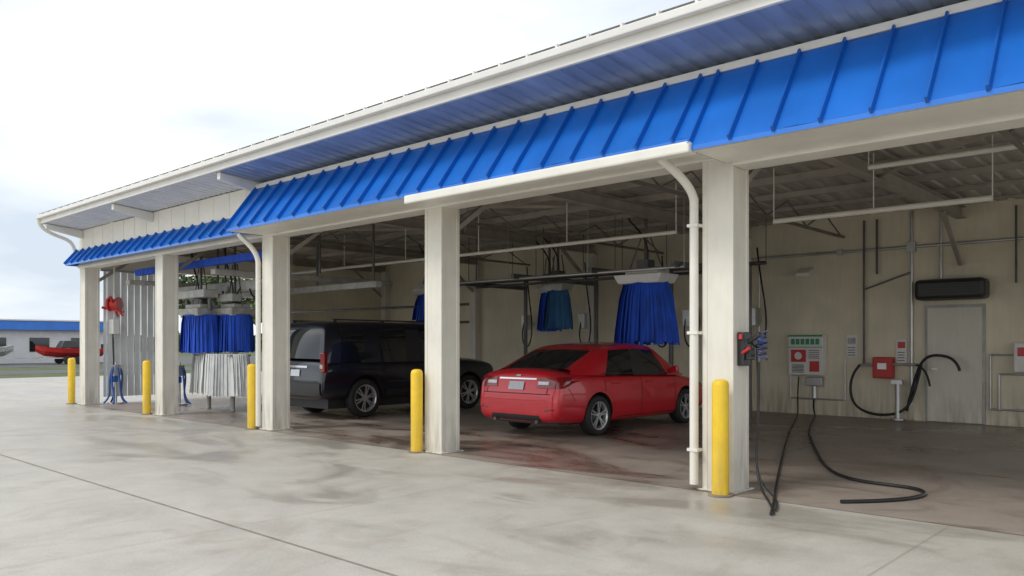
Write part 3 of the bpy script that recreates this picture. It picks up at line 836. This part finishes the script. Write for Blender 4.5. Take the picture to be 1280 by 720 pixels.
# ---------------------------------------------------------------- right-bay wall equipment
YW = 9.3
e = empty('wall_conduit', (-2, YW, 3.4)); b = MB()
b.cyl((-4.2, 9.25, 3.4), (1.85, 9.25, 3.4), .03)
b.cyl((-.87, 9.25, .35), (-.87, 9.25, 4.1), .03); b.cyl((-.35, 9.25, 2.75), (-.35, 9.25, 4.1), .025)
b.cyl((-4.02, 9.25, .3), (-4.02, 9.25, 3.4), .02)
b.cyl((-3.3, 9.26, .34), (-2.15, 9.26, .34), .018); b.cyl((-2.15, 9.26, .34), (-2.15, 9.26, 1.2), .018); b.cyl((-3.3, 9.26, .34), (-3.3, 9.26, .9), .018)
b.cyl((.48, 9.26, 1.30), (1.5, 9.26, 1.30), .02); b.cyl((.48, 9.26, .30), (1.5, 9.26, .30), .02); b.cyl((.48, 9.26, .30), (.48, 9.26, 1.30), .02)
b.cyl((.62, 9.26, .30), (.62, 9.26, .95), .02); b.cyl((.62, 9.26, .95), (1.5, 9.26, .95), .02)
b.box(-.95, -.79, 9.20, 9.29, 3.3, 3.5); b.box(-2.3, -2.2, 9.22, 9.29, 3.34, 3.46)
b.obj('pipes', M['galv'], e, smooth=False)
b = MB(); b.cyl((-1.75, 9.2, 1.1), (-1.75, 9.2, 4.0), .022); b.cyl((-1.5, 9.2, 2.9), (-1.5, 9.2, 4.0), .022); b.beam((-1.75, 9.2, 2.6), (-.87, 9.2, 2.9), .03, .03); b.cyl((.9, 9.2, 2.6), (.9, 9.2, 4.0), .02)
b.obj('drop_pipes', M['steeld'], e)

e = empty('payment_kiosk', (-2.9, 9.2, 1.2)); b = MB()
b.box(-3.27, -2.53, 9.05, 9.29, .84, 1.70); b.obj('cabinet', M['white'], e, .02)
b = MB(); b.box(-3.27, -2.53, 9.043, 9.049, 1.655, 1.69); b.box(-3.27, -2.53, 9.043, 9.049, 1.425, 1.44)
for i in range(6): b.box(-3.20 + i * .105, -3.125 + i * .105, 9.036, 9.049, 1.49, 1.61)
b.obj('header_lettering', M['signgreen'], e)
b = MB(); b.box(-3.2, -2.88, 9.036, 9.048, 1.12, 1.38, 0); b.box(-2.80, -2.60, 9.036, 9.048, .92, 1.14, 0); b.obj('picture_panels', M['signred'], e)
b = MB(); b.cyl((-3.04, 9.034, 1.25), (-3.04, 9.026, 1.25), .08, 16); b.obj('logo', M['white'], e)
b = MB()
for i in range(5): b.box(-2.82, -2.60, 9.038, 9.048, 1.20 + i * .04, 1.212 + i * .04)
for i in range(6): b.box(-3.18, -2.92, 9.038, 9.048, .90 + i * .03, .912 + i * .03)
b.obj('text_lines', M['blackp'], e)
b = MB(); b.box(-2.92, -2.58, 9.12, 9.28, .62, .80); b.cyl((-2.76, 9.2, .62), (-2.76, 9.2, .35), .05); b.obj('valve_box', M['galv'], e, .01)

def plaque(name, x0, x1, z0, z1, accent):
    e = empty(name, (x0, 9.28, z0)); box('plate', x0, x1, 9.275, 9.295, z0, z1, M['white'], e, .004)
    h = z1 - z0
    b = MB(); b.box(x0 + .03, x1 - .03, 9.268, 9.274, z1 - h * .38, z1 - h * .12); b.obj('pictogram', accent, e)
    b = MB()
    for i in range(4): b.box(x0 + .03, x1 - .04, 9.268, 9.274, z0 + h * .1 + i * h * .11, z0 + h * .13 + i * h * .11)
    b.obj('lettering', M['blackp'], e)
plaque('wall_sign', -2.13, -1.91, 1.22, 1.68, M['machine'])
plaque('wall_sign', -1.16, -.96, 1.12, 1.60, M['signred'])

e = empty('hose_box', (-1.35, 9.2, 1)); b = MB()
b.box(-1.55, -1.18, 9.08, 9.29, .82, 1.24); b.obj('box', M['red'], e, .02)
b = MB(); b.box(-1.45, -1.28, 9.065, 9.078, 1.0, 1.12); b.cyl((-1.8, 9.15, 1.08), (-1.55, 9.15, 1.08), .03); b.cyl((-1.18, 9.15, 1.1), (-.7, 9.15, 1.1), .025); b.obj('fittings', M['galv'], e)
tube('hose_loop', [(-1.8, 9.12, 1.08), (-1.95, 9.05, .9), (-2.0, 9.0, .4), (-1.7, 8.98, .12), (-1.2, 8.98, .08), (-.8, 9.0, .25), (-.72, 9.05, .7), (-.65, 9.1, 1.1)], .026, M['black'], e)
tube('spray_gun_hose', [(-.9, 9.05, .2), (-.75, 9.0, .8), (-.62, 8.95, 1.25), (-.3, 8.95, 1.32), (0, 8.95, 1.22), (.05, 8.95, 1.0)], .026, M['black'], e)
tube('lance', [(-.7, 8.95, 1.1), (-.5, 8.92, 1.05), (-.45, 8.92, .7)], .02, M['black'], e)
b = MB(); b.cyl((-1.05, 9.0, .02), (-1.05, 9.0, .75), .05); b.cyl((-1.05, 9.0, .02), (-1.05, 9.0, .05), .14); b.box(-1.15, -.95, 8.93, 9.07, .72, .8)
b.obj('pedestal', M['galv'], e)

e = empty('wall_heater', (-.1, 9.1, 2.5)); b = MB()
b.box(-.72, .48, 8.85, 9.29, 2.33, 2.72); b.obj('casing', M['blackp'], e, .08)
b = MB()
for i in range(6): b.box(-.62, .38, 8.835, 8.849, 2.40 + i * .045, 2.415 + i * .045)
b.obj('louvres', M['blackp'], e)
e = empty('wall_lamp', (-2.93, 9.2, 3.03)); b = MB()
b.box(-3.0, -2.86, 9.2, 9.29, 3.0, 3.14); b.hexa([(-3.08, 8.98, 2.92), (-2.78, 8.98, 2.92), (-2.78, 9.2, 2.98), (-3.08, 9.2, 2.98), (-3.08, 8.98, 3.0), (-2.78, 8.98, 3.0), (-2.78, 9.2, 3.12), (-3.08, 9.2, 3.12)])
b.obj('housing', M['creamhi'], e, .01)
e = empty('control_box', (1.0, 9.2, 1.2)); b = MB(); b.box(.88, 1.22, 9.1, 9.29, 1.0, 1.52); b.obj('box', M['white'], e, .015)
b = MB(); b.box(.94, 1.14, 9.088, 9.098, 1.28, 1.44); b.obj('label', M['signred'], e)

# column sprayer
e = empty('spray_gun_holder', (.3, 0, 1.5)); b = MB()
b.box(.168, .24, -.08, .08, 1.28, 1.62); b.box(.24, .30, -.05, .05, 1.34, 1.46); b.beam((.26, -.03, 1.52), (.42, -.10, 1.60), .035, .05); b.obj('bracket', M['blackp'], e, .01)
b = MB(); b.cyl((.2, -.06, 1.4), (.31, -.1, 1.46), .016); b.cyl((.21, -.09, 1.55), (.21, -.09, 1.60), .02); b.obj('valve', M['signred'], e)
pts = []
for i in range(60):
    t = i * .55; pts.append((.37 + (.05 + .01 * math.sin(i * .9)) * math.cos(t), .05 + .05 * math.sin(t), 1.63 - i * .0048))
tube('coiled_hose', pts, .010, M['violet'], e)
b = MB(); b.box(.33, .39, .02, .08, 1.5, 1.56); b.obj('coupling', M['hoseblue'], e, .01)
tube('drop_hose', [(.34, .04, 1.32), (.36, .02, .9), (.33, 0, .5), (.38, -.08, .15), (.55, -.25, .02), (.75, -.55, .018), (.9, -.85, .018)], .012, M['black'], e)
tube('second_drop_hose', [(.30, .08, 1.45), (.32, .1, .8), (.28, .05, .3), (.42, .0, .03), (.7, -.25, .018), (.86, -.72, .018)], .009, M['blackp'], e)

e = empty('floor_hose', (.7, 1.4, 0))
tube('hose', [(-2.76, 9.18, .36), (-2.76, 9.1, .15), (-2.6, 8.9, .03), (-2.1, 7.4, .022), (-1.4, 5.5, .022), (-.5, 3.6, .022), (.35, 1.75, .022), (.9, 1.25, .022), (1.45, 1.35, .022), (1.72, .95, .022), (1.5, .4, .022), (1.15, .05, .022)], .019, M['black'], e)
e = empty('floor_hose', (-.9, 3.6, 0))
tube('hose', [(-3.1, 9.2, .8), (-3.1, 9.1, .3), (-2.9, 8.8, .03), (-2.0, 6.2, .02), (-.95, 3.6, .02), (.1, 1.0, .02), (.62, -.2, .02), (.9, -.9, .02)], .014, M['black'], e)

# ---------------------------------------------------------------- far-left bay items
e = empty('hose_reel', (-17.0, .5, 2.5)); b = MB()
b.cyl((-17.08, .44, 2.50), (-16.92, .56, 2.50), .13, 20); b.cyl((-17.11, .41, 2.50), (-17.08, .44, 2.50), .18, 20); b.cyl((-16.92, .56, 2.50), (-16.89, .59, 2.50), .18, 20)
b.beam((-17.25, .30, 2.42), (-16.8, .65, 2.30), .05, .06); b.beam((-16.8, .32, 2.68), (-17.15, .65, 2.2), .04, .04); b.beam((-17.0, .4, 2.7), (-16.8, .62, 2.2), .04, .04)
b.obj('reel', M['red'], e, .006)
b = MB(); b.cyl((-17, .5, 2.75), (-17, .5, 4.1), .02); b.box(-17.13, -16.87, .42, .58, 1.75, 2.12); b.obj('hanger', M['white'], e, .02)
tube('hose', [(-17, .5, 2.0), (-17.1, .45, 1.6), (-16.9, .5, 1.1), (-17, .45, .8)], .02, M['blackp'], e)

def vac(name, x, y):
    e = empty(name, (x, y, 0)); b = MB()
    b.cyl((x, y, .005), (x, y, .04), .20, 18); b.cyl((x, y, .04), (x, y, 1.05), .03)
    b.box(x - .12, x + .12, y - .07, y + .07, .72, .98); b.obj('stand', M['galv'], e)
    for k in range(5):
        a = k * 1.25
        tube('hose', [(x + .06 * math.cos(a), y + .06 * math.sin(a), .95), (x + .15 * math.cos(a), y + .15 * math.sin(a), .9 - .05 * k), (x + .16 * math.cos(a + .4), y + .16 * math.sin(a + .4), .5), (x + .12 * math.cos(a + .7), y + .12 * math.sin(a + .7), .15), (x + .28 * math.cos(a + .7), y + .28 * math.sin(a + .7), .03)], .022, M['hoseblue'] if k != 2 else M['black'], e)
    b = MB(); b.box(x - .16, x + .1, y - .1, y + .02, .55, .7); b.obj('nozzle_holder', M['hoseblue'], e, .02)
vac('hose_stand', -16.9, .50)
vac('hose_stand', -15.35, 1.4)

e = empty('strip_curtain', (-17.2, 1, 3.3)); v = []; f = []
y = .32; i = 0
while y < 1.75:
    xo = -17.22 + (.02 if i % 2 else 0); n = len(v)
    for q in range(7):
        z = 3.35 - q * .53
        dx = random.uniform(-.008, .008)
        v += [(xo + dx, y, z), (xo + dx, y + .083, z)]
    for q in range(6): f.append((n + 2 * q, n + 2 * q + 1, n + 2 * q + 3, n + 2 * q + 2))
    y += .084; i += 1
mesh('strips', v, f, M['strip'], e)
b = MB(); b.box(-17.26, -17.18, .25, 1.85, 3.33, 3.39)
b.obj('rail', M['galv'], e)

# ---------------------------------------------------------------- far building
fb = empty('low_shop_building', (-68, 0, 0))
box('walls', -78, -66, -16, 19, 0, 2.6, M['bwall'], fb)
box('blue_fascia', -78.3, -65.4, -16.4, 19.4, 2.6, 3.30, M['blue'], fb)
box('roof_cap', -78.4, -65.3, -16.5, 19.5, 3.305, 3.4, M['offwhite'], fb)
b = MB()
for i in range(11): b.box(-65.99, -65.95, -14 + i * 3, -12.6 + i * 3, .9, 2.0)
b.obj('windows', M['glass'], fb)

# ---------------------------------------------------------------- trees
def tree(name, x, y, h, r, nleaf=2600, ls=.13):
    e = empty(name, (x, y, 0)); b = MB()
    b.cyl((x, y, -.02), (x + .05, y, h * .45), h * .035, 10, r2=h * .022)
    tips = []
    for k in range(9):
        a = k * 2.4; zz = h * (.32 + .05 * k); t = (x + math.cos(a) * r * .6, y + math.sin(a) * r * .6, zz + h * .22)
        b.cyl((x + .04, y, zz * .9), t, h * .014, 7, r2=h * .005); tips.append(Vector(t))
    b.obj('trunk', M['bark'], e)
    clumps = [(t + Vector((random.uniform(-.3, .3), random.uniform(-.3, .3), random.uniform(-.2, .4))) * r * .5, random.uniform(.28, .48) * r) for t in tips for _ in range(2)]
    clumps.append((Vector((x, y, h * .85)), r * .4))
    v = []; f = []
    for i in range(nleaf):
        c, cr = random.choice(clumps)
        d = Vector((random.gauss(0, 1), random.gauss(0, 1), random.gauss(0, 1))).normalized() * cr * random.uniform(.5, 1.05)
        p = c + d; u = Vector((random.gauss(0, 1), random.gauss(0, 1), random.gauss(0, 1))).normalized(); w = u.orthogonal().normalized()
        n = len(v); s = ls * random.uniform(.6, 1.3)
        v += [p - u * s, p - w * s * .5, p + u * s, p + w * s * .5]; f.append((n, n + 1, n + 2, n + 3))
    mesh('crown', v, f, M['leaf'], e)
tree('shade_tree', -31, 9.6, 4.8, 1.5)
tree('shade_tree', -35, 13.5, 5.2, 2.0)
tree('shade_tree', -28, 12.5, 4.6, 2.0)
# distant tree mass
v = []; f = []
for i in range(9000):
    a = random.uniform(-200, 260); 
    hgt = 2.6 + 1.3 * math.sin(a * .11) + .8 * math.sin(a * .37 + 1)
    p = Vector((-150 + random.uniform(-8, 8), a, random.uniform(0, 1) ** .8 * max(1.5, hgt)))
    u = Vector((random.gauss(0, .3), random.gauss(0, 1), random.gauss(0, 1))).normalized(); w = u.orthogonal().normalized(); s = random.uniform(.5, 1.1)
    n = len(v); v += [p - u * s, p - w * s * .6, p + u * s, p + w * s * .6]; f.append((n, n + 1, n + 2, n + 3))
mesh('distant_tree_line', v, f, M['leaf'])

# ---------------------------------------------------------------- sky and sun (overcast)
EL, AZ = 48, 200
w = bpy.data.worlds.new('World'); scn.world = w; w.use_nodes = True
nt = w.node_tree; nt.nodes.clear(); L = nt.links.new
out = N(nt, 'ShaderNodeOutputWorld'); mix = N(nt, 'ShaderNodeMixShader')
b1 = N(nt, 'ShaderNodeBackground'); b2 = N(nt, 'ShaderNodeBackground')
sk = N(nt, 'ShaderNodeTexSky'); sk.sky_type = 'NISHITA'; sk.sun_disc = False
sk.sun_elevation = math.radians(EL); sk.sun_rotation = math.radians(AZ)
L(sk.outputs[0], b1.inputs['Color']); b1.inputs['Strength'].default_value = 0.12
tc = N(nt, 'ShaderNodeTexCoord'); mp = N(nt, 'ShaderNodeMapping'); mp.inputs['Scale'].default_value = (1, 1, 3.2); mp.inputs['Location'].default_value = (.35, .1, .2)
L(tc.outputs['Generated'], mp.inputs['Vector'])
nz = N(nt, 'ShaderNodeTexNoise'); nz.inputs['Scale'].default_value = 1.6; nz.inputs['Detail'].default_value = 6; nz.inputs['Roughness'].default_value = .5; nz.inputs['Distortion'].default_value = .3
L(mp.outputs[0], nz.inputs['Vector'])
rp = N(nt, 'ShaderNodeValToRGB')
rp.color_ramp.elements[0].position = .36; rp.color_ramp.elements[0].color = (.48, .54, .61, 1)
rp.color_ramp.elements[1].position = .65; rp.color_ramp.elements[1].color = (1, 1, .99, 1)
L(nz.outputs['Fac'], rp.inputs['Fac']); L(rp.outputs[0], b2.inputs['Color']); b2.inputs['Strength'].default_value = 1.55
mix.inputs['Fac'].default_value = .93
L(b1.outputs[0], mix.inputs[1]); L(b2.outputs[0], mix.inputs[2]); L(mix.outputs[0], out.inputs['Surface'])
sl = bpy.data.lights.new('sun', 'SUN'); sl.energy = 1.4; sl.angle = math.radians(16); sl.color = (1, .96, .90)
so = bpy.data.objects.new('sun', sl); col.objects.link(so)
az = math.radians(AZ); el = math.radians(EL)
d = Vector((math.sin(az) * math.cos(el), math.cos(az) * math.cos(el), math.sin(el)))
so.rotation_euler = d.to_track_quat('Z', 'Y').to_euler()
so.location = d * 30
